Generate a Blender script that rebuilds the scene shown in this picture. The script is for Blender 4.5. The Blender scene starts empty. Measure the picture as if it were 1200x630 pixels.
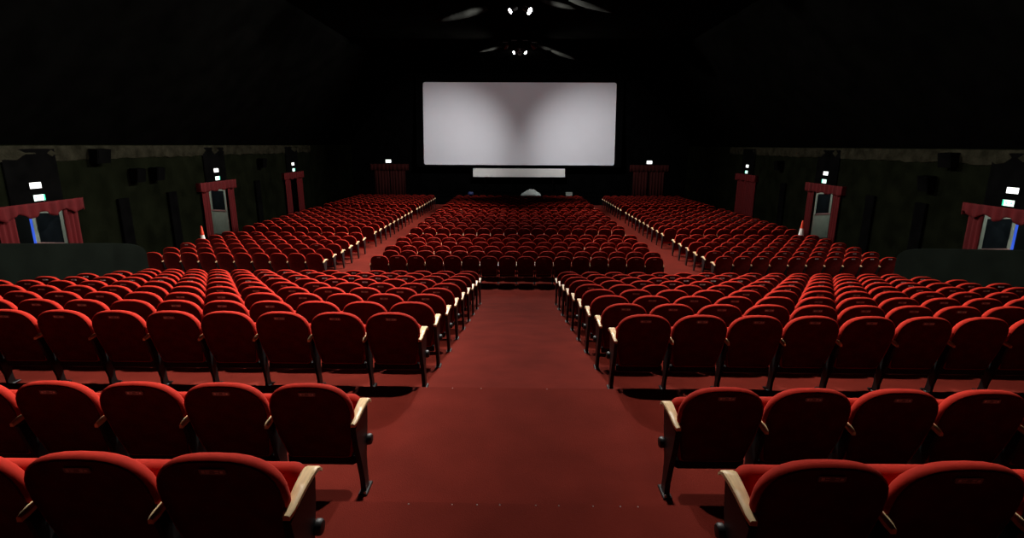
import bpy, math, random
from mathutils import Vector, Matrix, Euler
random.seed(7)
R = math.radians
scene = bpy.context.scene
col = scene.collection

# ------------------------------------------------------------------ camera
cam_d = bpy.data.cameras.new('camera')
cam_d.sensor_width = 36.0
cam_d.lens = 620.0 / 1200.0 * 36.0
cam_d.clip_start = 0.05
cam_d.clip_end = 200
cam = bpy.data.objects.new('camera', cam_d)
col.objects.link(cam)
PITCH, YAW, ROLL = 13.17, 0.69, 0.25
cam.matrix_world = (Matrix.Rotation(R(YAW), 4, 'Z') @ Matrix.Rotation(R(90 - PITCH), 4, 'X')
                    @ Matrix.Rotation(R(ROLL), 4, 'Z'))
scene.camera = cam

# ------------------------------------------------------------------ world, exposure
w = bpy.data.worlds.new('world')
scene.world = w
w.use_nodes = True
w.node_tree.nodes['Background'].inputs[0].default_value = (0, 0, 0, 1)
w.node_tree.nodes['Background'].inputs[1].default_value = 0.0
scene.view_settings.view_transform = 'Standard'
scene.view_settings.look = 'None'
scene.view_settings.gamma = 1.0
scene.view_settings.use_curve_mapping = False
scene.view_settings.exposure = 0.0

# ------------------------------------------------------------------ materials
def mat(name, rgb, rough=0.8, noise=None, bump=None, metal=0.0, sheen=0.0, emis=None, spec=0.5, sheen_tint=None):
    m = bpy.data.materials.new(name)
    m.use_nodes = True
    nt = m.node_tree
    b = nt.nodes['Principled BSDF']
    b.inputs['Base Color'].default_value = (*rgb, 1)
    b.inputs['Roughness'].default_value = rough
    b.inputs['Metallic'].default_value = metal
    b.inputs['Specular IOR Level'].default_value = spec
    if sheen:
        b.inputs['Sheen Weight'].default_value = sheen
        b.inputs['Sheen Roughness'].default_value = 0.45
        b.inputs['Sheen Tint'].default_value = (*(sheen_tint or rgb), 1)
    if emis:
        b.inputs['Emission Color'].default_value = (*emis[0], 1)
        b.inputs['Emission Strength'].default_value = emis[1]
    tc = nt.nodes.new('ShaderNodeTexCoord')
    if noise:                                   # (scale, amount, stretch)
        sc_, amt = noise[0], noise[1]
        mp = nt.nodes.new('ShaderNodeMapping')
        mp.inputs['Scale'].default_value = noise[2] if len(noise) > 2 else (1, 1, 1)
        nt.links.new(tc.outputs['Object'], mp.inputs['Vector'])
        n = nt.nodes.new('ShaderNodeTexNoise')
        n.inputs['Scale'].default_value = sc_
        n.inputs['Detail'].default_value = 5
        nt.links.new(mp.outputs[0], n.inputs['Vector'])
        rp = nt.nodes.new('ShaderNodeValToRGB')
        rp.color_ramp.elements[0].position = 0.3
        rp.color_ramp.elements[1].position = 0.7
        rp.color_ramp.elements[0].color = (*[c * (1 - amt) for c in rgb], 1)
        rp.color_ramp.elements[1].color = (*[min(1, c * (1 + amt)) for c in rgb], 1)
        nt.links.new(n.outputs['Fac'], rp.inputs['Fac'])
        nt.links.new(rp.outputs['Color'], b.inputs['Base Color'])
    if bump:                                    # (scale, strength, distance)
        n2 = nt.nodes.new('ShaderNodeTexNoise')
        n2.inputs['Scale'].default_value = bump[0]
        n2.inputs['Detail'].default_value = 3
        nt.links.new(tc.outputs['Object'], n2.inputs['Vector'])
        bp = nt.nodes.new('ShaderNodeBump')
        bp.inputs['Strength'].default_value = bump[1]
        bp.inputs['Distance'].default_value = bump[2]
        nt.links.new(n2.outputs['Fac'], bp.inputs['Height'])
        nt.links.new(bp.outputs['Normal'], b.inputs['Normal'])
    return m

M = {}
M['velvet'] = mat('red_velvet', (0.40, 0.0185, 0.0085), 0.9, noise=(9, 0.14), bump=(260, 0.15, 0.002), sheen=0.04, spec=0.15, sheen_tint=(0.9, 0.12, 0.08))
M['panel'] = mat('shaded_velvet', (0.085, 0.006, 0.0045), 0.85, noise=(14, 0.2), bump=(300, 0.15, 0.001), spec=0.15)  # seat velvet darkened: shade on the chair backs put into the colour
M['wood'] = mat('beech_wood', (0.86, 0.62, 0.34), 0.38, noise=(14, 0.13, (6, 0.6, 6)), spec=0.5)
M['black'] = mat('black_paint', (0.010, 0.010, 0.010), 0.45, noise=(20, 0.3), spec=0.35)
M['shell'] = mat('seat_shell_black', (0.014, 0.011, 0.010), 0.5, noise=(20, 0.3), spec=0.3)
M['steel'] = mat('brushed_steel', (0.5, 0.5, 0.5), 0.3, noise=(40, 0.2), metal=1.0)
M['plate'] = mat('number_plate_metal', (0.32, 0.31, 0.31), 0.4, noise=(60, 0.25), metal=0.0)
M['plate_mark'] = mat('number_plate_print', (0.9, 0.9, 0.9), 0.4, noise=(60, 0.05), metal=0.0)
M['carpet'] = mat('red_carpet', (0.138, 0.0160, 0.0100), 0.95, noise=(2.2, 0.16), bump=(180, 0.5, 0.006), spec=0.05)
M['wall'] = mat('dark_green_wall', (0.0028, 0.0034, 0.0018), 0.9, noise=(1.6, 0.35), bump=(14, 0.25, 0.03), spec=0.0)
M['parapet'] = mat('parapet_green', (0.0022, 0.0034, 0.0024), 0.85, noise=(2, 0.25), bump=(30, 0.15, 0.01), spec=0.02)
M['frieze'] = mat('rough_frieze', (0.010, 0.0095, 0.0062), 0.9, noise=(3, 0.45), bump=(8, 0.6, 0.06), spec=0.0)
M['matt_black'] = mat('matt_black_cloth', (0.0015, 0.0015, 0.0015), 0.95, noise=(2, 0.3), bump=(6, 0.2, 0.03), spec=0.0)
M['ceiling'] = mat('black_ceiling', (0.0010, 0.0010, 0.0009), 0.95, noise=(1.2, 0.3), bump=(5, 0.2, 0.03), spec=0.0)
M['screen'] = mat('matt_white_screen', (0.74, 0.74, 0.76), 0.9, noise=(0.8, 0.015), bump=(300, 0.05, 0.002), spec=0.1)
M['white_board'] = mat('off_white_board', (0.74, 0.74, 0.68), 0.8, noise=(1.0, 0.04), spec=0.2)
M['curtain'] = mat('red_curtain', (0.055, 0.0018, 0.0026), 0.85, noise=(5, 0.2, (1, 1, 0.2)), bump=(30, 0.2, 0.01), sheen=0.0, spec=0.15, sheen_tint=(0.8, 0.1, 0.1))
M['dark_curtain'] = mat('dull_red_curtain', (0.03, 0.005, 0.004), 0.9, noise=(4, 0.25, (1, 1, 0.2)), bump=(30, 0.2, 0.01), spec=0.1)
M['door'] = mat('pale_green_door', (0.50, 0.56, 0.47), 0.5, noise=(3, 0.08), spec=0.4)
M['bar'] = mat('push_bar_pink', (0.55, 0.30, 0.28), 0.35, noise=(20, 0.1), spec=0.5)
M['pane'] = mat('dark_door_glass', (0.012, 0.016, 0.020), 0.08, noise=(3, 0.3), spec=0.6)
M['blue'] = mat('blue_strip', (0.04, 0.10, 0.6), 0.4, noise=(20, 0.1), emis=((0.05, 0.15, 1.0), 0.5))
M['lobby'] = mat('lobby_plaster', (0.012, 0.014, 0.013), 0.8, noise=(2, 0.2), spec=0.2)
M['sign_white'] = mat('lit_sign_white', (0.9, 0.9, 0.9), 0.5, noise=(5, 0.02), emis=((0.95, 1.0, 0.98), 1.3))
M['sign_pale'] = mat('lit_sign_pale_green', (0.85, 0.95, 0.9), 0.5, noise=(5, 0.02), emis=((0.62, 1.0, 0.86), 1.2))
M['sign_green'] = mat('lit_sign_green', (0.02, 0.5, 0.3), 0.5, noise=(5, 0.05), emis=((0.0, 0.42, 0.22), 1.0))
M['lens'] = mat('lit_spotlight_lens', (1, 1, 1), 0.2, noise=(5, 0.02), emis=((1.0, 0.98, 0.95), 40.0))
M['white_cloth'] = mat('white_sheet', (0.62, 0.68, 0.62), 0.8, noise=(4, 0.1), bump=(9, 0.5, 0.05), spec=0.2)
M['blue_bag'] = mat('blue_bag', (0.008, 0.02, 0.09), 0.6, noise=(9, 0.2))
M['grey_box'] = mat('grey_card', (0.20, 0.22, 0.19), 0.8, noise=(9, 0.15))
M['cone_red'] = mat('cone_orange_red', (0.75, 0.06, 0.02), 0.5, noise=(9, 0.1))
M['cone_white'] = mat('cone_white_band', (0.8, 0.78, 0.74), 0.4, noise=(9, 0.05))

# ------------------------------------------------------------------ mesh helpers
class MB:
    def __init__(s): s.v, s.f, s.m = [], [], []
    def add(s, vs, fs, mi=0):
        k = len(s.v)
        s.v += [tuple(p) for p in vs]
        s.f += [tuple(i + k for i in f) for f in fs]
        s.m += [mi] * len(fs)
        return s
    def box(s, x0, x1, y0, y1, z0, z1, mi=0):
        vs = [(x0,y0,z0),(x1,y0,z0),(x1,y1,z0),(x0,y1,z0),(x0,y0,z1),(x1,y0,z1),(x1,y1,z1),(x0,y1,z1)]
        return s.add(vs, [(3,2,1,0),(4,5,6,7),(0,1,5,4),(1,2,6,5),(2,3,7,6),(3,0,4,7)], mi)
    def bbox(s, x0, x1, y0, y1, z0, z1, b, mi=0):      # box with chamfered edges
        x0, x1 = sorted((x0, x1)); y0, y1 = sorted((y0, y1)); z0, z1 = sorted((z0, z1))
        rings = []
        for z, i in ((z0, b), (z0 + b, 0), (z1 - b, 0), (z1, b)):
            a0, a1, c0, c1 = x0 + i, x1 - i, y0 + i, y1 - i
            rings.append([(a0+b,c0,z),(a1-b,c0,z),(a1,c0+b,z),(a1,c1-b,z),(a1-b,c1,z),(a0+b,c1,z),(a0,c1-b,z),(a0,c0+b,z)])
        return s.loft(rings, mi)
    def loft(s, rings, mi=0, cap0=True, cap1=True):
        n = len(rings[0])
        vs = [p for r in rings for p in r]
        fs = []
        for k in range(len(rings) - 1):
            for i in range(n):
                j = (i + 1) % n
                fs.append((k*n+i, k*n+j, (k+1)*n+j, (k+1)*n+i))
        if cap0: fs.append(tuple(reversed(range(n))))
        if cap1: fs.append(tuple(range((len(rings)-1)*n, len(rings)*n)))
        return s.add(vs, fs, mi)
    def prism_x(s, poly, x0, x1, mi=0):                # polygon in (y, z) extruded along x
        return s.loft([[(x0, y, z) for y, z in poly], [(x1, y, z) for y, z in poly]], mi)
    def prism_y(s, poly, y0, y1, mi=0):                # polygon in (x, z) extruded along y
        return s.loft([[(x, y0, z) for x, z in poly], [(x, y1, z) for x, z in poly]], mi)
    def lathe(s, prof, n=16, mi=0, mtx=None):          # (r, z) profile
        rings = [[(r*math.cos(2*math.pi*i/n), r*math.sin(2*math.pi*i/n), z) for i in range(n)] for r, z in prof]
        if mtx: rings = [[tuple(mtx @ Vector(p)) for p in r] for r in rings]
        return s.loft(rings, mi)
    def mesh(s, name, mats, smooth=False):
        me = bpy.data.meshes.new(name)
        me.from_pydata(s.v, [], s.f)
        for m in (mats if isinstance(mats, (list, tuple)) else [mats]): me.materials.append(m)
        me.polygons.foreach_set('material_index', s.m)
        import bmesh
        bm = bmesh.new(); bm.from_mesh(me)
        bmesh.ops.recalc_face_normals(bm, faces=bm.faces)
        bm.to_mesh(me); bm.free()
        if smooth:
            me.polygons.foreach_set('use_smooth', [True] * len(me.polygons))
            me.set_sharp_from_angle(angle=R(smooth if smooth is not True else 50))
        me.update()
        return me
    def build(s, name, mats, parent=None, smooth=False, loc=None):
        return link(name, s.mesh(name, mats, smooth), parent, loc)

def link(name, me, parent=None, loc=None):
    o = bpy.data.objects.new(name, me)
    col.objects.link(o)
    if parent: o.parent = parent
    if loc: o.location = loc
    return o
def tag(o, label, cat, group=None, kind=None):
    o['label'] = label; o['category'] = cat
    if group: o['group'] = group
    if kind: o['kind'] = kind
    return o
def struct(o, label=None):
    o['kind'] = 'structure'
    if label: o['label'] = label
    return o
def thing(name, label, cat, loc=(0, 0, 0), rz=0.0, group=None):
    o = bpy.data.objects.new(name, None)
    o.empty_display_size = 0.1
    col.objects.link(o)
    o.location = loc; o.rotation_euler = (0, 0, rz)
    return tag(o, label, cat, group)

# ------------------------------------------------------------------ levels of the hall
FA, FB, FC = -2.03, -2.275, -2.40            # platform heights under the three nearest rows
SL = 0.181
def ramp(y): return FC - SL * (y - 4.94)
def front(y): return -3.96 - 0.010 * (y - 15.1)
YR = 13.17                                   # foot of the ramp
YW = 41.8                                    # wall behind the screen
YB = -4.0                                    # wall behind the camera
XW = 13.0                                    # side walls
XP = 9.3                                     # parapets

# floor: stepped platforms, ramp, lower floor
prof = [(YB, -1.75), (0.75, -1.75), (0.75, FA), (2.69, FA), (2.69, FB), (4.70, FB), (4.70, FC), (4.94, FC),
        (YR, ramp(YR)), (YR + 0.6, front(YR + 0.6))]
poly = prof + [(YR + 0.6, -4.6), (YB, -4.6)]
floor = struct(MB().prism_x(poly, -XP, XP).build('floor', M['carpet']), 'red carpeted steps and ramp of the rear seating')
b = MB()
b.prism_x([(YR + 0.6, front(YR + 0.6)), (YW, front(YW)), (YW, -4.6), (YR + 0.6, -4.6)], -XW, XW)
struct(b.build('floor', M['carpet']), 'red carpeted floor of the front seating')
for s in (-1, 1):
    b = MB().box(min(s*XP, s*XW), max(s*XP, s*XW), YB, YR + 0.6, -4.6, front(YR))
    struct(b.build('floor', M['carpet']), 'red carpet of the entrance passage beside the parapet')
# shiny studs along the step edges in the aisle
stud_me = MB().lathe([(0.0045, 0), (0.004, 0.0015), (0.002, 0.0025)], 8).mesh('step_stud', M['steel'], True)
for ye, zf, xs in ((2.672, FA, (-0.62, -0.36, -0.235, -0.08, 0.11, 0.25, 0.46, 0.60, 0.72)), (4.682, FB, (-0.62, -0.33, 0.3))):
    for x in xs:
        link('step_stud', stud_me, floor, (x + random.uniform(-.02, .02), ye, zf))

# side walls with openings for the doors
DOORS = (14.1, 22.75, 30.6)
OW, OT = 1.0, -1.78                          # half-width and top of the openings
WT = -0.05                                   # top of the side walls
for s, side in ((-1, 'left'), (1, 'right')):
    xa, xb = sorted((s * XW, s * (XW + 0.3)))
    b = MB()
    y = YB
    for c in DOORS:
        b.box(xa, xb, y, c - OW, -4.6, WT)
        b.box(xa, xb, c - OW, c + OW, OT, WT)
        y = c + OW
    b.box(xa, xb, y, YW + 0.3, -4.6, WT)
    wl = struct(b.build('wall_' + side, M['wall']), 'dark green side wall on the ' + side)
    # dark pilasters
    for y in (17.2, 19.7, 26.3):
        MB().bbox(s*XW, s*(XW - 0.10), y - 0.24, y + 0.24, front(y) - 0.05, -1.75, 0.015).build('pilaster', M['matt_black'], wl)
    # black boards above each door that carry the signs
    for c in DOORS:
        MB().bbox(s*XW, s*(XW - 0.05), c - 0.75, c + 0.85, -1.6, -0.15, 0.01).build('sign_board', M['matt_black'], wl)
    # rough pale strip under the ceiling
    b = MB()
    n = 90
    top, bot = [], []
    for i in range(n + 1):
        yy = 9.5 + (YW - 12.5) * i / n * 0.82
        b_ = -0.47 + random.uniform(-.03, .03)
        top.append((yy, WT - 0.02)); bot.append((yy, b_))
    rng = []
    for (yy, zt), (_, zb) in zip(top, bot):
        dp = random.uniform(0.02, 0.05)
        rng.append([(s*XW, yy, zt), (s*(XW - dp), yy, zt), (s*(XW - dp - 0.02), yy, (zt + zb)/2), (s*(XW - dp), yy, zb), (s*XW, yy, zb)])
    struct(b.loft(rng).build('trim_1' if s < 0 else 'trim_2', M['frieze'], None, 60), 'rough pale strip at the top of the ' + side + ' wall')

struct(MB().box(-XW - 0.3, XW + 0.3, YW, YW + 0.3, -4.6, 5.6).build('wall_front', M['matt_black']), 'black wall behind the screen')
struct(MB().box(-XW - 0.3, XW + 0.3, YB - 0.3, YB, -4.6, 5.6).build('wall_back', M['wall']), 'dark wall behind the last row')
# ceiling: flat middle, sloping sides
ZC, XC = 5.25, 8.8
cp = [(-XW - 0.3, WT), (-XC, ZC - 0.25), (-XC, ZC), (XC, ZC), (XC, ZC - 0.25), (XW + 0.3, WT), (XW + 0.3, ZC + 0.5), (-XW - 0.3, ZC + 0.5)]
struct(MB().prism_y(cp, YB - 0.3, YW + 0.3).build('ceiling', M['ceiling']), 'black ceiling with sloping sides')

# parapets beside the rear seating
def parapet(s, label):
    ys = [YB + 0.02, 4.94] + [4.94 + (11.9 - 4.94) * i / 6 for i in range(1, 7)] + [12.25, 12.5, 12.68, 12.8, 12.86]
    drop = {12.25: 0.01, 12.5: 0.03, 12.68: 0.07, 12.8: 0.13, 12.86: 0.22}
    rings = []
    for y in ys:
        zt = (ramp(y) if y > 4.94 else FC) + 1.42 - drop.get(y, 0)
        x0, x1 = s * XP, s * (XP + 0.16)
        rings.append([(x0, y, -4.4), (x1, y, -4.4), (x1, y, zt - .02), (x1 - s*.02, y, zt), (x0 + s*.02, y, zt), (x0, y, zt - .02)])
    return tag(MB().loft(rings).build('parapet', M['parapet'], None, 40), label, 'low wall', 'parapets of the rear seating')
parapet(-1, 'dark green parapet wall in front of the left entrance doorway')
parapet(1, 'dark green parapet wall in front of the right entrance doorway')

# ------------------------------------------------------------------ cinema screen and board
def rounded(hw0, z0, hw1, z1, r, n=5):
    pts = []
    for cx, cz, a0 in ((hw0 - r, z0 + r, -90), (hw1 - r, z1 - r, 0), (-hw1 + r, z1 - r, 90), (-hw0 + r, z0 + r, 180)):
        for i in range(n + 1):
            a = R(a0 + 90 * i / n)
            pts.append((cx + r * math.cos(a), cz + r * math.sin(a)))
    return pts
SZ0, SZ1, SY0, SY1 = -1.47, 4.53, 40.8, 41.4
def scr_y(z): return SY0 + (SY1 - SY0) * (z - SZ0) / (SZ1 - SZ0)
ST = -3.56
stg = thing('stage', 'low black stage platform under the cinema screen', 'stage', (0, 38.2, front(38.2)))
MB().box(-7.6, 7.6, 0, YW - 38.2 - 0.01, ST - 0.05 - front(38.2), ST - front(38.2)).build('stage_deck', M['matt_black'], stg)
MB().box(-7.55, 7.55, 0.04, YW - 38.2 - 0.01, 0.0, ST - 0.05 - front(38.2)).build('stage_front', M['matt_black'], stg)
sc_t = thing('cinema_screen', 'large wide blank white cinema screen with rounded corners', 'screen', (0, 0, 0))
pts = rounded(7.2, SZ0, 7.2, SZ1, 0.16)
MB().loft([[(x, scr_y(z), z) for x, z in pts], [(x, scr_y(z) + 0.05, z) for x, z in pts]]).build('projection_surface', M['screen'], sc_t)
po = rounded(7.75, SZ0 - 0.16, 7.75, min(SZ1 + 0.5, ZC - 0.1), 0.05)
MB().loft([[(x, scr_y(z) + 0.06, z) for x, z in po], [(x, scr_y(z) + 0.22, z) for x, z in po]]).build('frame', M['matt_black'], sc_t)
bd = thing('white_board', 'low white panel strip hung under the cinema screen', 'panel', (0, 40.88, -2.37))
MB().bbox(-3.5, 3.5, 0, 0.05, 0, 0.64, 0.008).build('panel', M['white_board'], bd)
MB().box(-3.55, 3.55, 0.052, 0.12, -0.03, 0.67).build('frame', M['matt_black'], bd)
for x in (-2.6, 2.6):
    MB().box(x - .04, x + .04, 0.06, 0.11, ST + 2.37, -0.03).build('leg', M['matt_black'], bd)

# ------------------------------------------------------------------ cinema chair
PW = 0.53                                    # seat pitch
TOP, REC = 0.85, math.tan(R(13))
def by(z): return (TOP - z) * REC            # reclined plane of the back
def back_outline(n_top=14):
    pts = []
    hb, hm = 0.214, 0.2625
    for a in (180, 225, 270):                # bottom left corner ... left to right
        pts.append((-hb + 0.035 + 0.035*math.cos(R(a)), 0.27 + 0.035 + 0.035*math.sin(R(a))))
    for a in (270, 315, 360):
        pts.append((hb - 0.035 + 0.035*math.cos(R(a)), 0.27 + 0.035 + 0.035*math.sin(R(a))))
    pts.append((0.246, 0.46))
    e = 2 / 2.7
    for i in range(n_top + 1):
        a = math.pi * i / n_top
        c, s_ = math.cos(a), math.sin(a)
        pts.append((hm * math.copysign(abs(c)**e, c), 0.62 + 0.23 * abs(s_)**e))
    pts.append((-0.246, 0.46))
    return pts
def inset(pts, d):
    n = len(pts); out = []
    for i in range(n):
        a, b_ = Vector(pts[i-1]), Vector(pts[(i+1) % n])
        t = (b_ - a).normalized()
        nrm = Vector((-t.y, t.x))            # outline runs counter-clockwise: inward normal
        p = Vector(pts[i]) + nrm * d
        out.append((p.x, p.y))
    return out
def ring(pts, d): return [(x, by(z) + d, z) for x, z in pts]
def backrest_mb(n_top, rings):
    o = back_outline(n_top)
    return MB().loft([ring(inset(o, s_), d) for s_, d in rings])
OUT = back_outline()
me_back = backrest_mb(16, ((0.022, 0.010), (0.010, 0.003), (0.003, 0.012), (0.0, 0.028), (0.002, 0.044), (0.010, 0.060), (0.030, 0.072), (0.09, 0.078))).mesh('backrest', M['velvet'], 70)
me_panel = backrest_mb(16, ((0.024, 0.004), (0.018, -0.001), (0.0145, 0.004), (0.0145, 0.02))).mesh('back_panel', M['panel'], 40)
# tip-up seat, folded against the back
def slab(hw, z0, z1, y0, y1, th, r):         # reclined rounded slab from (y0,z0) to (y1,z1)
    pts = rounded(hw, 0, hw, 1.0, 0.0001, 1)
    L = math.hypot(y1 - y0, z1 - z0)
    o = rounded(hw - 0.01, 0, hw, L, r, 5)
    ty, tz = (y1 - y0) / L, (z1 - z0) / L
    ny, nz = tz, -ty                         # forward normal
    def rg(ins, d): return [(x, y0 + ty*h + ny*d, z0 + tz*h + nz*d) for x, h in inset(o, ins)]
    return rg, th
rg, th = slab(0.232, 0.20, 0.64, 0.215, 0.285, 0.1, 0.06)
me_cush = MB().loft([rg(0.05, -0.012), rg(0.02, -0.004), rg(0.004, 0.012), rg(0, 0.04), rg(0.004, 0.065), rg(0.012, 0.075)]).mesh('seat_cushion', M['velvet'], 70)
me_pan = MB().loft([rg(0.028, 0.072), rg(0.024, 0.082), rg(0.03, 0.096), rg(0.06, 0.102)]).mesh('seat_pan', M['shell'], 60)
# cross rail with the hinge under the back: the dark band seen below the back panel
me_rail = MB().bbox(-0.225, 0.225, 0.155, 0.205, 0.205, 0.285, 0.012).mesh('hinge_rail', M['shell'])
# side frame (standard) and armrest, centred on x = 0
def frame_poly():
    return [(0.030, 0.545), (0.055, 0.42), (0.105, 0.27), (0.150, 0.10), (0.155, 0.012), (0.235, 0.012), (0.222, 0.10),
            (0.215, 0.25), (0.245, 0.34), (0.275, 0.45), (0.295, 0.575), (0.16, 0.568)]
me_frame_in = MB().prism_x([(0.150, 0.562), (0.030, 0.54), (0.060, 0.42), (0.105, 0.27), (0.150, 0.10), (0.155, 0.012), (0.235, 0.012), (0.222, 0.10),
            (0.215, 0.25), (0.245, 0.34), (0.275, 0.45), (0.295, 0.575)], -0.012, 0.012).mesh('side_frame', M['black'])
me_frame = MB().prism_x(frame_poly(), -0.0175, 0.0175).mesh('side_frame', M['black'])
me_foot = MB().bbox(-0.03, 0.03, 0.125, 0.275, 0.0, 0.014, 0.004).mesh('foot_plate', M['black'])
me_bolt = MB().lathe([(0.011, 0.014), (0.011, 0.022), (0.006, 0.028)], 8).mesh('bolt', M['steel'], True)
def arm_mb(n=10, y0=0.03, hw0=0.0205):
    b = MB(); rings = []
    for i in range(n + 1):
        t = i / n
        y = y0 + (0.36 - y0) * t
        hw = hw0 + (0.0315 - hw0) * min(1, t * 1.3)**(1 if hw0 > 0.02 else 1.6)
        z = 0.580 + 0.045 * math.sin(min(t / 0.78, 1) * math.pi / 2)
        if t > 0.78: z -= 0.045 * ((t - 0.78) / 0.22)**1.7
        th_ = 0.024 if t < 0.9 else 0.02
        if i in (0, n): hw -= 0.006
        rings.append([(-hw, y, z - th_), (hw, y, z - th_), (hw, y, z - 0.006), (hw - 0.007, y, z), (-hw + 0.007, y, z), (-hw, y, z - 0.006)])
    return b.loft(rings)
me_arm = arm_mb().mesh('armrest', M['wood'], 40)
me_arm_in = arm_mb(12, 0.0, 0.0165).mesh('armrest', M['wood'], 40)
me_knob = MB().lathe([(0.038, 0), (0.038, 0.018), (0.03, 0.028), (0.012, 0.03)], 14, 0, Matrix.Translation((0.0175, 0.262, 0.34)) @ Matrix.Rotation(R(90), 4, 'Y')).mesh('hinge_cover', M['black'], 40)
me_knob_l = MB().lathe([(0.038, 0), (0.038, 0.018), (0.03, 0.028), (0.012, 0.03)], 14, 0, Matrix.Translation((-0.0175, 0.262, 0.34)) @ Matrix.Rotation(R(-90), 4, 'Y')).mesh('hinge_cover', M['black'], 40)
# number plate with worn unreadable print
pz = 0.785
pl = MB()
pl.loft([[(x, by(z) + d, z) for x, z in rounded(0.052, pz - 0.014, 0.052, pz + 0.014, 0.006, 2)] for d in (-0.0035, 0.003)])
me_plate = pl.mesh('number_plate', M['plate'])
pm = MB()
for x0, x1, zz0, zz1 in ((-0.042, -0.030, -.007, .007), (-0.026, -0.010, .003, .006), (-0.026, -0.012, -.006, -.003), (0.010, 0.024, -.007, -.004), (0.010, 0.026, .002, .006), (0.031, 0.042, -.006, .006)):
    pm.loft([[(x, by(pz + z) + d, pz + z) for x, z in ((x0, zz0), (x1, zz0), (x1, zz1), (x0, zz1))] for d in (-0.0045, -0.003)])
me_print = pm.mesh('print', M['plate_mark'])

ORD = ['zeroth', 'first', 'second', 'third', 'fourth', 'fifth', 'sixth', 'seventh', 'eighth', 'ninth', 'tenth', 'eleventh',
       'twelfth', 'thirteenth', 'fourteenth', 'fifteenth', 'sixteenth']
n_seats = 0
def seat(x, y, z, aisle, label, group, end=False, plate=True, knob=False, last=False):
    """aisle = -1/+1: the side (in x) that carries this seat's own side frame; last: also the far side frame"""
    global n_seats
    n_seats += 1
    t = thing('cinema_chair', label, 'chair', (x, y, z), R(random.uniform(-.6, .6)), group)
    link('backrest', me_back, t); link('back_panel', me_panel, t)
    c = link('seat_cushion', me_cush, t); link('seat_pan', me_pan, t)
    j = random.uniform(-.012, .012); c.location.z = j
    link('hinge_rail', me_rail, t)
    for a in ((aisle, -aisle) if last else (aisle,)):
        ox = a * PW / 2
        link('armrest', me_arm if (end and a == aisle) else me_arm_in, t, (ox, 0, 0))
        f = link('side_frame', me_frame if (end and a == aisle) or (last and a != aisle) else me_frame_in, t, (ox, 0, 0))
        ft = link('foot_plate', me_foot, t, (ox, 0, 0))
        if end and a == aisle:
            if knob:
                link('hinge_cover', me_knob if a > 0 else me_knob_l, f)
                k = link('bolt', me_bolt, ft, (a * 0.012, 0.137, 0))
    if plate:
        p = link('number_plate', me_plate, t, (random.uniform(-.006, .006), 0, 0))
        link('print', me_print, p)
    return t

def px_x(x, zc): return 607.5 + 620 * x / zc
def zcam(y, z): return y * 0.9736 - z * 0.2283
# ---- the two nearest rows and the nine rows of the middle blocks
for s, side in ((-1, 'left'), (1, 'right')):
    rows = []
    rows.append((1.80, FA, 0.925 if s < 0 else 0.945, 'the closest row', 'at bottom %s' % side, 1))
    rows.append((2.945, FB, 1.025 if s < 0 else 1.0, 'the second closest row', '%s of aisle' % side, 1))
    for i in range(9):
        y = 4.75 + 0.89 * i
        rows.append((y, ramp(y + 0.19), 0.942 - 0.005 * i, None, i, 0))
    for y, zf, w0, nm, q, close in rows:
        zc = zcam(y, zf + 0.85)
        n = 0
        for k in range(15):
            x = w0 + PW * (k + 0.5)
            if px_x(x, zc) > 1200 + 1.6 * 620 * PW / zc: break
            n = k + 1
        for k in range(n):
            x = s * (w0 + PW * (k + 0.5))
            if close:
                lab = ('red cinema chair with pale wooden aisle armrest in %s, %s' % (nm, q)) if k == 0 else \
                      ('red cinema chair %s from the aisle armrest in %s, %s' % (ORD[k+1], nm, q))
                grp = 'seats of the two closest rows'
            else:
                rw = 'nearest row' if q == 0 else ORD[q+1] + ' nearest row' if q < 8 else 'farthest row'
                lab = ('red cinema chair with pale wooden aisle armrest, %s of %s middle block' % (rw, side)) if k == 0 else \
                      ('red cinema chair %s from centre aisle, %s of %s middle block' % (ORD[k+1], rw, side))
                grp = 'seats of the %s middle block' % side
            pl_ = True if close else random.random() < 0.72
            seat(x, y, zf, -s, lab, grp, end=(k == 0), plate=pl_, knob=(k == 0 and (close or q < 4)), last=(k == n - 1 and k == 14))

# ---- the far blocks: front rows as single seats, the rest joined
SIDE_W, CEN_W = 5.75, 16 * PW / 2
GAP = 0.72
def far_rows(y0):
    ys, y = [], y0
    for i in range(25):
        if i in (6, 16): y += GAP
        ys.append(y); y += 0.822
    return ys
YC, YS = far_rows(14.88), far_rows(15.12)
far = []                                      # (x, y, z, arm sides)
def rest(o): far.append(o)
for i in range(25):
    # centre block, alternate rows shifted
    y = YC[i]; z = front(y + 0.19)
    sh = -0.05 if i % 2 == 0 else 0.09
    for k in range(16):
        x = -CEN_W + PW * (k + 0.5) + sh
        if i < 1:
            lab = 'red cinema chair at the left end of the nearest row, far centre block' if k == 0 else \
                  'red cinema chair %s from the left end, nearest row of far centre block' % ORD[k+1]
            seat(x, y, z, -1, lab, 'seats of the far centre block', plate=True, last=(k == 15))
        else: rest((x, y, z, k == 15, -1, 'c', i, k))
    y = YS[i]; z = front(y + 0.19)
    for s, side in ((-1, 'left'), (1, 'right')):
        for k in range(10):
            x = s * (SIDE_W + PW * (k + 0.5))
            if i < 2:
                rw = ('nearest', 'second nearest')[i] + ' row'
                lab = 'red cinema chair with pale side aisle armrest, %s of far %s block' % (rw, side) if k == 0 else \
                      'red cinema chair %s from side aisle, %s of far %s block' % (ORD[k+1], rw, side)
                seat(x, y, z, -s, lab, 'seats of the far %s block' % side, end=(k == 0), plate=(s > 0), last=(k == 9))
            else: rest((x, y, z, k == 9, -s, side, i, k))
FB_ = MB()
SIMPLE = ((0.012, 0.004), (0.0, 0.025), (0.004, 0.055), (0.034, 0.088))
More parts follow.
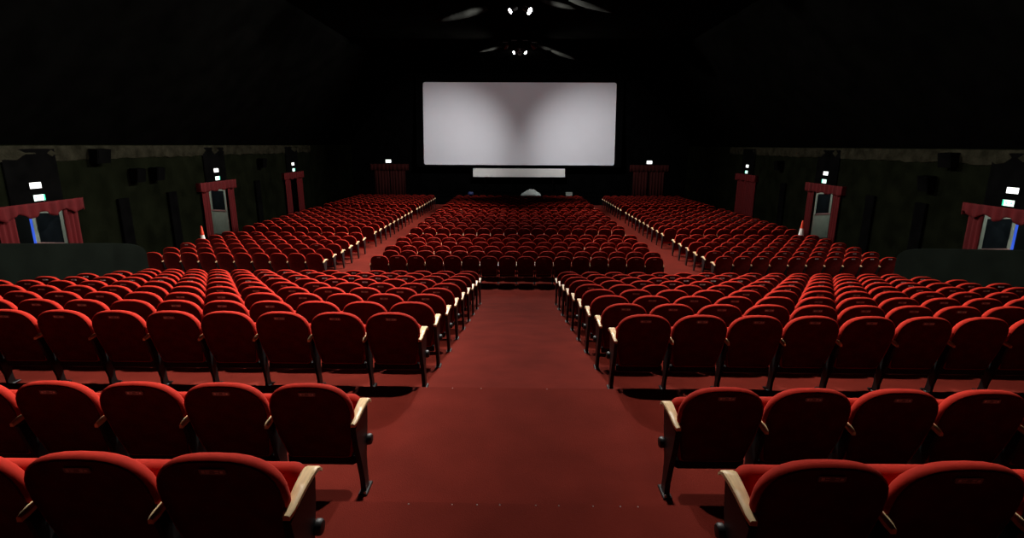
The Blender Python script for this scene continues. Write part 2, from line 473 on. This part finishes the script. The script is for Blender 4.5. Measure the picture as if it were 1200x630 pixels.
o_s = back_outline(8)
o_p = back_outline(6)
sb_rings = [ring(inset(o_s, a), d) for a, d in SIMPLE]
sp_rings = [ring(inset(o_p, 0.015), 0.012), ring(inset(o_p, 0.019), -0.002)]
far_plate = rounded(0.052, pz - 0.014, 0.052, pz + 0.014, 0.004, 1)
for x, y, z, last, a, blk, i, k in far:
    def T(r): return [(px + x, py + y, pz_ + z) for px, py, pz_ in r]
    FB_.loft([T(r) for r in sb_rings], 0, cap0=False)
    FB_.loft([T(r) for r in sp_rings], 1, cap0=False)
    FB_.bbox(x - .225, x + .225, y + .225, y + .30, z + .2, z + .63, .02, 0)
    for aa in ((a, -a) if last else (a,)):
        ax = x + aa * PW / 2
        FB_.add([(ax + q[0], y + q[1], z + q[2]) for q in ((-.021,0,.535),(.021,0,.535),(.021,0,.56),(-.021,0,.56),(-.03,.26,.59),(.03,.26,.59),(.03,.26,.62),(-.03,.26,.62),(-.028,.35,.56),(.028,.35,.56),(.028,.35,.58),(-.028,.35,.58))],
                [(0,1,2,3),(3,2,6,7),(7,6,10,11),(0,3,7,4),(4,7,11,8),(1,5,6,2),(5,9,10,6),(8,11,10,9),(0,4,5,1),(4,8,9,5)], 2)
        FB_.prism_x([(y + .03, z + .545), (y + .155, z), (y + .235, z), (y + .22, z + .25), (y + .29, z + .575)], ax - .0175, ax + .0175, 3)
    if (blk != 'left' or random.random() < 0.1) and i < 16 and random.random() < 0.8:
        FB_.loft([[(px + x, by(q) + y - 0.004, q + z) for px, q in far_plate], [(px + x, by(q) + y, q + z) for px, q in far_plate]], 4, cap1=False)
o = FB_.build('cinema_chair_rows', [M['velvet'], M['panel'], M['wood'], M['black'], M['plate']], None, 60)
tag(o, 'rows of small red cinema chairs stretching away to the screen', 'chairs', 'seats of the far blocks', 'stuff')

# ------------------------------------------------------------------ doors, curtains, signs
def wavy(y0, y1, z0, z1, amp, lam, s, x_in, name, m, parent, scallop=0.0, n_per=8, flare=0.0, thick=0.012):
    """pleated cloth running along y, facing -s in x, with its wall side at x_in"""
    n = max(8, int(abs(y1 - y0) / lam * n_per))
    nz = 6
    vs, fs = [], []
    ph = random.uniform(0, 6.28)
    drift = [random.uniform(-.35, .35) for _ in range(n + 2)]
    for iz in range(nz + 1):
        t = iz / nz
        for i in range(n + 1):
            u = i / n
            y = y0 + (y1 - y0) * u
            p = ph + 2 * math.pi * (y1 - y0) * u / lam + drift[i] * 0.8
            d = amp * (0.55 + 0.45 * t) * math.sin(p)
            zb = z1 + (scallop * (0.5 + 0.5 * math.sin(p * 0.42 + 1.0)) if scallop else 0)
            z = z0 + (zb - z0) * t
            yy = y + (u - 0.5) * flare * t
            vs.append((x_in - s * (amp + 0.02 + d), yy, z))
    for iz in range(nz):
        for i in range(n):
            a = iz * (n + 1) + i
            fs.append((a, a + 1, a + n + 2, a + n + 1))
    o = MB().add(vs, fs).build(name, m, parent, 80)
    md = o.modifiers.new('thickness', 'SOLIDIFY'); md.thickness = thick
    return o

ORDN = ('nearest', 'second', 'farthest')
di = 0
for s, side in ((-1, 'left'), (1, 'right')):
    for j, c in enumerate(DOORS):
        di += 1
        zf = front(c)
        # lobby behind the opening
        xa, xb = s * (XW + 0.3), s * (XW + 3.0)
        lo = MB()
        lo.box(min(xa, xb), max(xa, xb), c - 1.5, c - 1.4, -4.5, -1.3); lo.box(min(xa, xb), max(xa, xb), c + 1.4, c + 1.5, -4.5, -1.3)
        lo.box(min(xb, xb + s*.1), max(xb, xb + s*.1), c - 1.5, c + 1.5, -4.5, -1.3)
        lo.box(min(xa, xb), max(xa, xb), c - 1.5, c + 1.5, -1.4, -1.3); lo.box(min(xa, xb), max(xa, xb), c - 1.5, c + 1.5, -4.6, zf - 0.003)
        struct(lo.build('wall_lobby', M['lobby']), 'dim lobby behind the %s %s doorway' % (ORDN[j], side))
        # door leaf standing ajar
        if j < 2:
            d = bpy.data.objects.new('door_%d' % di, None); col.objects.link(d)
            struct(d, 'pale door leaf with dark upper pane ajar in %s %s doorway' % (ORDN[j], side))
            hinge_y = c + 0.96
            d.location = (s * (XW + 0.14), hinge_y, zf)
            ang = 72 if j == 1 else 88
            d.rotation_euler = (0, 0, -s * R(ang))
            W, H = 0.96, 2.1
            def leaf(x0, x1, z0, z1, t0=-0.02, t1=0.02):
                return MB().bbox(t0, t1, x0, x1, z0, z1, 0.004)
            leaf(0, 0.11, 0, H).build('stile', M['door'], d)
            leaf(W - 0.11, W, 0, H).build('stile', M['door'], d)
            leaf(0.11, W - 0.11, H - 0.12, H).build('rail', M['door'], d)
            leaf(0.11, W - 0.11, 0.98, 1.06).build('rail', M['door'], d)
            leaf(0.11, W - 0.11, 0.0, 0.98, -0.012, 0.012).build('lower_panel', M['door'], d)
            leaf(0.11, W - 0.11, 1.06, H - 0.12, -0.005, 0.005).build('pane', M['pane'], d)
            pb = MB().bbox(s*0.055 - 0.02, s*0.055 + 0.02, 0.06, W - 0.06, 1.06, 1.13, 0.008).build('push_bar', M['bar'], d)
            for q in (0.1, W - 0.1):
                MB().box(-0.06, 0.06, q - 0.02, q + 0.02, 1.075, 1.115).build('bracket', M['black'], pb)
            if j == 0:
                MB().bbox(s*0.012 - .02, s*0.012 + .02, W + 0.002, W + 0.07, 0.1, H, 0.003).build('edge_strip', M['blue'], d)
        # lobby lamp
        lt = thing('lobby_lamp', 'round lobby lamp behind the %s %s doorway' % (ORDN[j], side), 'lamp', (s * (XW + 1.2), c - 0.5, -1.4))
        MB().lathe([(0.14, 0), (0.15, -0.03), (0.12, -0.07), (0.03, -0.085)], 16).build('shade', M['sign_white'], lt, 60)
        ld = bpy.data.lights.new('lobby_light', 'POINT'); ld.energy = (30, 30, 0.5)[j]; ld.shadow_soft_size = 0.12; ld.color = (0.92, 1.0, 0.92)
        lo_ = bpy.data.objects.new('lobby_light', ld); col.objects.link(lo_); lo_.parent = lt; lo_.location = (0, 0, -0.25)
        # curtain
        ct = thing('door_curtain', 'red curtain with ruffled valance over the %s doorway on the %s' % (ORDN[j], side), 'curtain',
                   (s * XW, c, zf), 0, 'curtains of the side doorways')
        hx = 1.4 if j < 2 else 1.35
        def loc_(o): o.location = (-s * XW, -c, -zf); return o
        loc_(wavy(c - hx, c + hx, -1.55, -1.95, 0.035, 0.30, s, s * (XW - 0.10), 'valance', M['curtain'], ct, scallop=0.15 if j == 0 else 0.05))
        for e in (-1, 1):                      # the valance's returns to the wall
            y = c + e * hx
            MB().bbox(0, -s * 0.14, e * hx - 0.012, e * hx + 0.012, -1.90 - zf, -1.55 - zf, 0.004).build('valance_return', M['curtain'], ct)
        MB().lathe([(0.014, -hx + .02), (0.014, hx - .02)], 8, 0, Matrix.Translation((-s * 0.07, 0, -1.60 - zf)) @ Matrix.Rotation(R(90), 4, 'X')).build('rod', M['black'], ct)
        dw = 0.48
        if j < 2:
            spans = ((c - 1.22, c - 1.22 + dw), (c + 1.22 - dw, c + 1.22))
        else:
            spans = ((c - 1.2, c + 0.0), (c + 0.05, c + 1.2)) if s > 0 else ((c - 1.2, c - 0.45), (c + 0.35, c + 1.2))
        for y0, y1 in spans:
            loc_(wavy(y0, y1, -1.62, zf + 0.03, 0.035, 0.16, s, s * (XW - 0.02), 'drape', M['curtain'], ct))
        # pair of lit signs
        for up in (1, 0):
            zc_ = -1.10 if up else -1.43
            lab = ('white lit sign above the %s doorway on the %s' if up else 'green edged exit sign just above the %s curtain on the %s') % (ORDN[j], side)
            sg = thing('exit_sign', lab, 'sign', (s * (XW - 0.05), c + 0.02 - (0.03 if up else -0.02), zc_), 0, 'lit signs above the side doorways')
            hw, hh = 0.18, 0.085
            MB().bbox(0, -s * 0.05, -hw, hw, -hh, hh, 0.006).build('housing', M['black'], sg)
            MB().box(min(-s*.051, -s*.056), max(-s*.051, -s*.056), -hw + .008, hw - .008, -hh + .008, hh - .008).build('face', M['sign_white'] if up else M['sign_pale'], sg)
            if not up:
                x0, x1 = sorted((-s * .0565, -s * .059))
                e = 1 if s < 0 else 1
                MB().box(x0, x1, e * 0.125 if e > 0 else -0.17, 0.17 if e > 0 else -0.125, -hh + .01, hh - .01).build('green_edge', M['sign_green'], sg)
                # running figure: head, body, arm, legs
                def bar(p, q, w_, nm):
                    p, q = Vector(p), Vector(q); t_ = (q - p).normalized(); nn = Vector((-t_.y, t_.x)) * w_
                    pp = [p - nn, q - nn, q + nn, p + nn]
                    MB().loft([[(xx, v.x, v.y) for v in pp] for xx in (x0, x1)]).build(nm, M['sign_green'], sg)
                fy = 0.06
                MB().loft([[(xx, fy + .012 + .011*math.cos(a*.785), .045 + .011*math.sin(a*.785)) for a in range(8)] for xx in (x0, x1)]).build('figure_head', M['sign_green'], sg)
                bar((fy, .03), (fy - .012, -.012), .009, 'figure_body')
                bar((fy - .01, -.01), (fy + .018, -.03), .006, 'figure_leg')
                bar((fy - .012, -.012), (fy - .035, -.045), .006, 'figure_leg')
                bar((fy, .022), (fy + .03, .006), .005, 'figure_arm')
                bar((-0.02, 0), (-0.10, 0), .007, 'arrow_shaft')
                MB().loft([[(xx, -0.09, .03), (xx, -0.13, 0), (xx, -0.09, -.03)] for xx in (x0, x1)]).build('arrow_head', M['sign_green'], sg)

# curtains and signs on the wall beside the screen
for s, side in ((-1, 'left'), (1, 'right')):
    cx = s * 10.05
    zf = front(YW)
    ct = thing('wall_curtain', 'dark red curtain on the black wall %s of the screen' % side, 'curtain', (cx, YW, zf), 0, 'curtains beside the screen')
    for nm, x0, x1, z0, z1, amp, yoff, lam in (('valance', -1.5, 1.5, -1.45, -1.95, .03, -0.10, .3), ('drape', -1.2, -0.05, -1.5, zf + .03, .04, -0.03, .22), ('drape', 0.05, 1.2, -1.5, zf + .03, .04, -0.03, .22)):
        n = int((x1 - x0) / lam * 8); vs, fs = [], []
        for iz in range(3):
            for i in range(n + 1):
                x = x0 + (x1 - x0) * i / n
                vs.append((x, yoff - amp - .02 - amp * math.sin(6.283 * x / lam + 0.6 * math.sin(x * 5)) * (0.7 + 0.15 * iz), (z0 + (z1 - z0) * iz / 2) - zf))
        for iz in range(2):
            for i in range(n):
                a = iz * (n + 1) + i
                fs.append((a, a + 1, a + n + 2, a + n + 1))
        o = MB().add(vs, fs).build(nm, M['dark_curtain'], ct, 80)
        md = o.modifiers.new('thickness', 'SOLIDIFY'); md.thickness = 0.012
    sg = thing('exit_sign', 'small white lit sign above the dark curtain %s of the screen' % side, 'sign', (cx - 0.02 * s - (0.1 if s < 0 else -0.03), YW - 0.02, -1.25), 0, 'lit signs beside the screen')
    MB().bbox(-0.23, 0.23, -0.05, 0.0, -0.14, 0.14, 0.01).build('housing', M['black'], sg)
    MB().box(-0.21, 0.21, -0.056, -0.051, -0.12, 0.12).build('face', M['sign_white'], sg)

# ------------------------------------------------------------------ loudspeakers on the side walls
def speaker(s, y, z, wd, h, label):
    t = thing('wall_speaker', label, 'speaker', (s * XW, y, z), 0, 'loudspeakers on the side walls')
    MB().box(min(0, -s*.06), max(0, -s*.06), -.03, .03, -.05, .05).build('bracket', M['black'], t)
    pf = [(-s*.06, h/2), (-s*.06, -h/2), (-s*.26, -h/2 - .04), (-s*.34, h/2 - .02)]
    MB().loft([[(x, yy, zz) for x, zz in pf] for yy in (-wd/2, wd/2)]).build('cabinet', M['matt_black'], t)
    MB().loft([[(-s*.262, yy, -h/2 - .02), (-s*.338, yy, h/2 - .05), (-s*.348, yy, h/2 - .05), (-s*.272, yy, -h/2 - .02)] for yy in (-wd/2 + .03, wd/2 - .03)]).build('grille', M['matt_black'], t)
speaker(-1, 16.4, -0.36, 0.55, 0.40, 'black loudspeaker high on the left wall near the nearest doorway')
speaker(-1, 17.9, -1.02, 0.42, 0.42, 'left of two black loudspeakers side by side on left wall')
speaker(-1, 18.9, -1.02, 0.42, 0.42, 'right of two black loudspeakers side by side on left wall')
speaker(-1, 26.8, -0.9, 0.42, 0.42, 'small black loudspeaker on left wall between the second and farthest doorways')
speaker(1, 16.3, -0.36, 0.50, 0.40, 'black loudspeaker high on the right wall near the nearest doorway')
speaker(1, 17.0, -1.10, 0.42, 0.45, 'black loudspeaker lower on the right wall near the nearest doorway')
speaker(1, 26.8, -0.9, 0.42, 0.42, 'small black loudspeaker on right wall between the second and farthest doorways')

# ------------------------------------------------------------------ ceiling spotlights
def spotlight(x, y, z, aim, energy, angle, blend, label, group, color=(1.0, 0.95, 0.88), lens_r=0.08, lens='lens'):
    t = thing('ceiling_spotlight', label, 'spotlight', (x, y, z), 0, group)
    d = Vector(aim).normalized()
    q = d.to_track_quat('Z', 'Y').to_matrix().to_4x4()
    h = MB().lathe([(0.05, -0.30), (0.085, -0.27), (0.09, -0.02), (0.105, 0.0), (0.105, 0.02), (0.092, 0.02), (0.088, 0.005)], 18, 0, q).build('housing', M['black'], t, 40)
    MB().lathe([(lens_r, 0.006), (lens_r * .85, 0.016), (lens_r * .4, 0.024), (0.004, 0.026)], 16, 0, q).build('lens', M[lens], t, 60)
    MB().box(-.12, -.11, -.015, .015, -.02, ZC - z).build('yoke_arm', M['black'], t)
    MB().box(.11, .12, -.015, .015, -.02, ZC - z).build('yoke_arm', M['black'], t)
    MB().box(-.14, .14, -.03, .03, ZC - z - .03, ZC - z).build('ceiling_mount', M['black'], t)
    sd = bpy.data.lights.new('spot_light', 'SPOT')
    sd.energy = energy; sd.spot_size = R(angle); sd.spot_blend = blend; sd.shadow_soft_size = 0.09; sd.color = color
    o = bpy.data.objects.new('spot_light', sd); col.objects.link(o); o.parent = t
    o.location = d * 0.06
    o.rotation_euler = d.to_track_quat('-Z', 'Y').to_euler()
    return t
E = 6000
GR = 'spotlights along the middle of the ceiling'
for s, side in ((-1, 'left'), (1, 'right')):
    g = 1.0 if s < 0 else 0.62
    spotlight(s * 0.34, 20.4, 4.64, (s * 0.75, -0.45, -0.50), E * g * 1.4, 125, 0.9, '%s lamp of the brighter near pair of ceiling spotlights' % side, GR, lens_r=0.085 if s < 0 else 0.12)
    spotlight(s * 0.29, 29.1, 4.64, (s * 0.75, -0.40, -0.55), E * g * 1.2, 125, 0.9, '%s lamp of the far small pair of ceiling spotlights' % side, GR, lens_r=0.085)
    spotlight(s * 0.34, 12.2, 4.64, (s * 0.75, -0.45, -0.50), E * g * 0.8, 125, 0.8, '%s ceiling spotlight above the middle blocks' % side, GR)
    spotlight(s * 0.34, 7.2, 4.64, (s * 0.80, -0.25, -0.50), E * g * 0.68, 125, 0.6, '%s ceiling spotlight above the two closest rows' % side, GR)
    spotlight(s * 0.75, 29.6, 4.95, (s * 0.50, 1.0, -0.60), 3900, 64, 1.0, '%s black ceiling spotlight turned to the screen' % side, 'spotlights turned to the screen', color=(0.97, 0.97, 1.0))
spotlight(0, 31.5, 4.95, (0, 0.95, -0.10), 480, 120, 1.0, 'added middle floodlight that lifts the dark centre of the screen', 'spotlights turned to the screen', color=(0.95, 0.96, 1.0))  # added wide dim lamp, brightens the dark wedge on the screen

# added grey forms standing in for the light patches on the ceiling beside the lamps
M['patch'] = mat('light_patch_grey', (0.0045, 0.0048, 0.0045), 0.95, noise=(3, 0.4), bump=(12, 0.3, 0.02), spec=0.0)
def patch(x0, z0, x1, z1, y, r, label):
    a, b_ = Vector((x0, y, z0)), Vector((x1 + (x1 - x0) * 0.3, y - 0.2, z1 + (z1 - z0) * 0.1))
    rings = []
    for i in range(11):
        t = i / 10
        c = a.lerp(b_, t)
        rr = r * (0.45 + 0.55 * math.sin(min(1, t * 2.2 + 0.1) * math.pi / 2)) * math.sqrt(max(0.002, 1 - t * t))
        rings.append([(c.x - 0.05 * math.sin(q * math.pi / 6), c.y + rr * 2.0 * math.cos(q * math.pi / 6), c.z + rr * math.sin(q * math.pi / 6)) for q in range(12)])
    o = MB().loft(rings).build('ceiling_light_patch', M['patch'], None, 60)
    tag(o, label, 'drape', 'added light patches of the ceiling')
patch(-1.20, 4.85, -2.7, 4.40, 20.9, 0.16, 'added pale form for lit ceiling fold left of the near pair of spotlights')
patch(-0.62, 5.05, -1.15, 4.92, 19.6, 0.12, 'short added form for lit ceiling fold above the left near spotlight')
patch(0.75, 5.05, 1.75, 4.75, 20.6, 0.13, 'added form for lit ceiling fold close to the right near spotlight')
patch(1.65, 5.0, 2.9, 4.55, 20.2, 0.13, 'outer added form for lit ceiling fold right of the near spotlights')
patch(0.95, 5.0, 1.65, 4.80, 29.3, 0.13, 'added form for lit ceiling fold close to the far pair of spotlights')
patch(1.6, 4.80, 2.7, 4.35, 29.3, 0.15, 'outer added form for lit ceiling fold right of the far spotlights')
patch(-0.95, 5.0, -1.9, 4.70, 29.3, 0.10, 'faint added form for lit ceiling fold left of the far pair of spotlights')

# ------------------------------------------------------------------ small things
def sheet(x, y, z):
    n, m_ = 26, 14
    vs, fs = [], []
    rnd = random.Random(3)
    bumps = [(rnd.uniform(-.5, .6), rnd.uniform(-.25, .25), rnd.uniform(.12, .25), rnd.uniform(.12, .3)) for _ in range(9)]
    for jy in range(m_ + 1):
        for i in range(n + 1):
            u, v = -0.74 + 1.48 * i / n, -0.36 + 0.72 * jy / m_
            env = max(0, 1 - (u / .74)**2) * max(0, 1 - (v / .36)**2)
            h = 0.16 * env**0.5 + sum(hh * math.exp(-((u - bx)**2 + (v - by_)**2) / (2 * r * r)) for bx, by_, r, hh in bumps) * env**0.6 * 0.26 + rnd.uniform(0, .09) * env**0.5
            vs.append((u * (1 - 0.05 * rnd.random()), v, h))
    for jy in range(m_):
        for i in range(n):
            a = jy * (n + 1) + i
            fs.append((a, a + 1, a + n + 2, a + n + 1))
    o = MB().add(vs, fs).build('white_sheet', M['white_cloth'], None, 60, (x, y, z))
    md = o.modifiers.new('thickness', 'SOLIDIFY'); md.thickness = 0.015
    return tag(o, 'crumpled white sheet heaped on the stage below the screen', 'cloth')
sheet(0.88, 38.75, ST + 0.008)
bg = thing('bag', 'small dark blue bag on the stage left of the white sheet', 'bag', (-3.5, 38.7, ST))
MB().bbox(-0.2, 0.2, -0.11, 0.11, 0, 0.23, 0.05).build('bag_body', M['blue_bag'], bg, 60)
MB().lathe([(0.012, -0.12), (0.012, 0.12)], 8, 0, Matrix.Translation((0, 0, 0.24)) @ Matrix.Rotation(R(90), 4, 'Y')).build('handle', M['blue_bag'], bg)
bx_ = thing('cardboard_box', 'small grey box on the stage right of the white sheet', 'box', (3.65, 38.7, ST))
MB().bbox(-0.24, 0.24, -0.12, 0.12, 0, 0.19, 0.006).build('box_body', M['grey_box'], bx_)
MB().bbox(-0.25, 0.25, -0.13, 0.13, 0.19, 0.245, 0.006).build('lid', M['grey_box'], bx_)
def cone(x, y, label):
    z = front(y)
    t = thing('traffic_cone', label, 'traffic cone', (x, y, z))
    MB().bbox(-.2, .2, -.2, .2, 0, .04, .012).build('base', M['cone_red'], t)
    MB().lathe([(.15, .04), (.105, .42)], 18).build('cone_body', M['cone_red'], t, 40)
    MB().lathe([(.1055, .42), (.068, .72)], 18).build('white_band', M['cone_white'], t, 40)
    MB().lathe([(.0675, .72), (.03, 1.02), (.022, 1.05)], 18).build('cone_tip', M['cone_red'], t, 40)
cone(-11.7, 19.2, 'red traffic cone beside the left wall near the second doorway')
cone(11.75, 21.9, 'red and white traffic cone beside the right wall near the second doorway')
print('seats', n_seats, 'far', len(far))
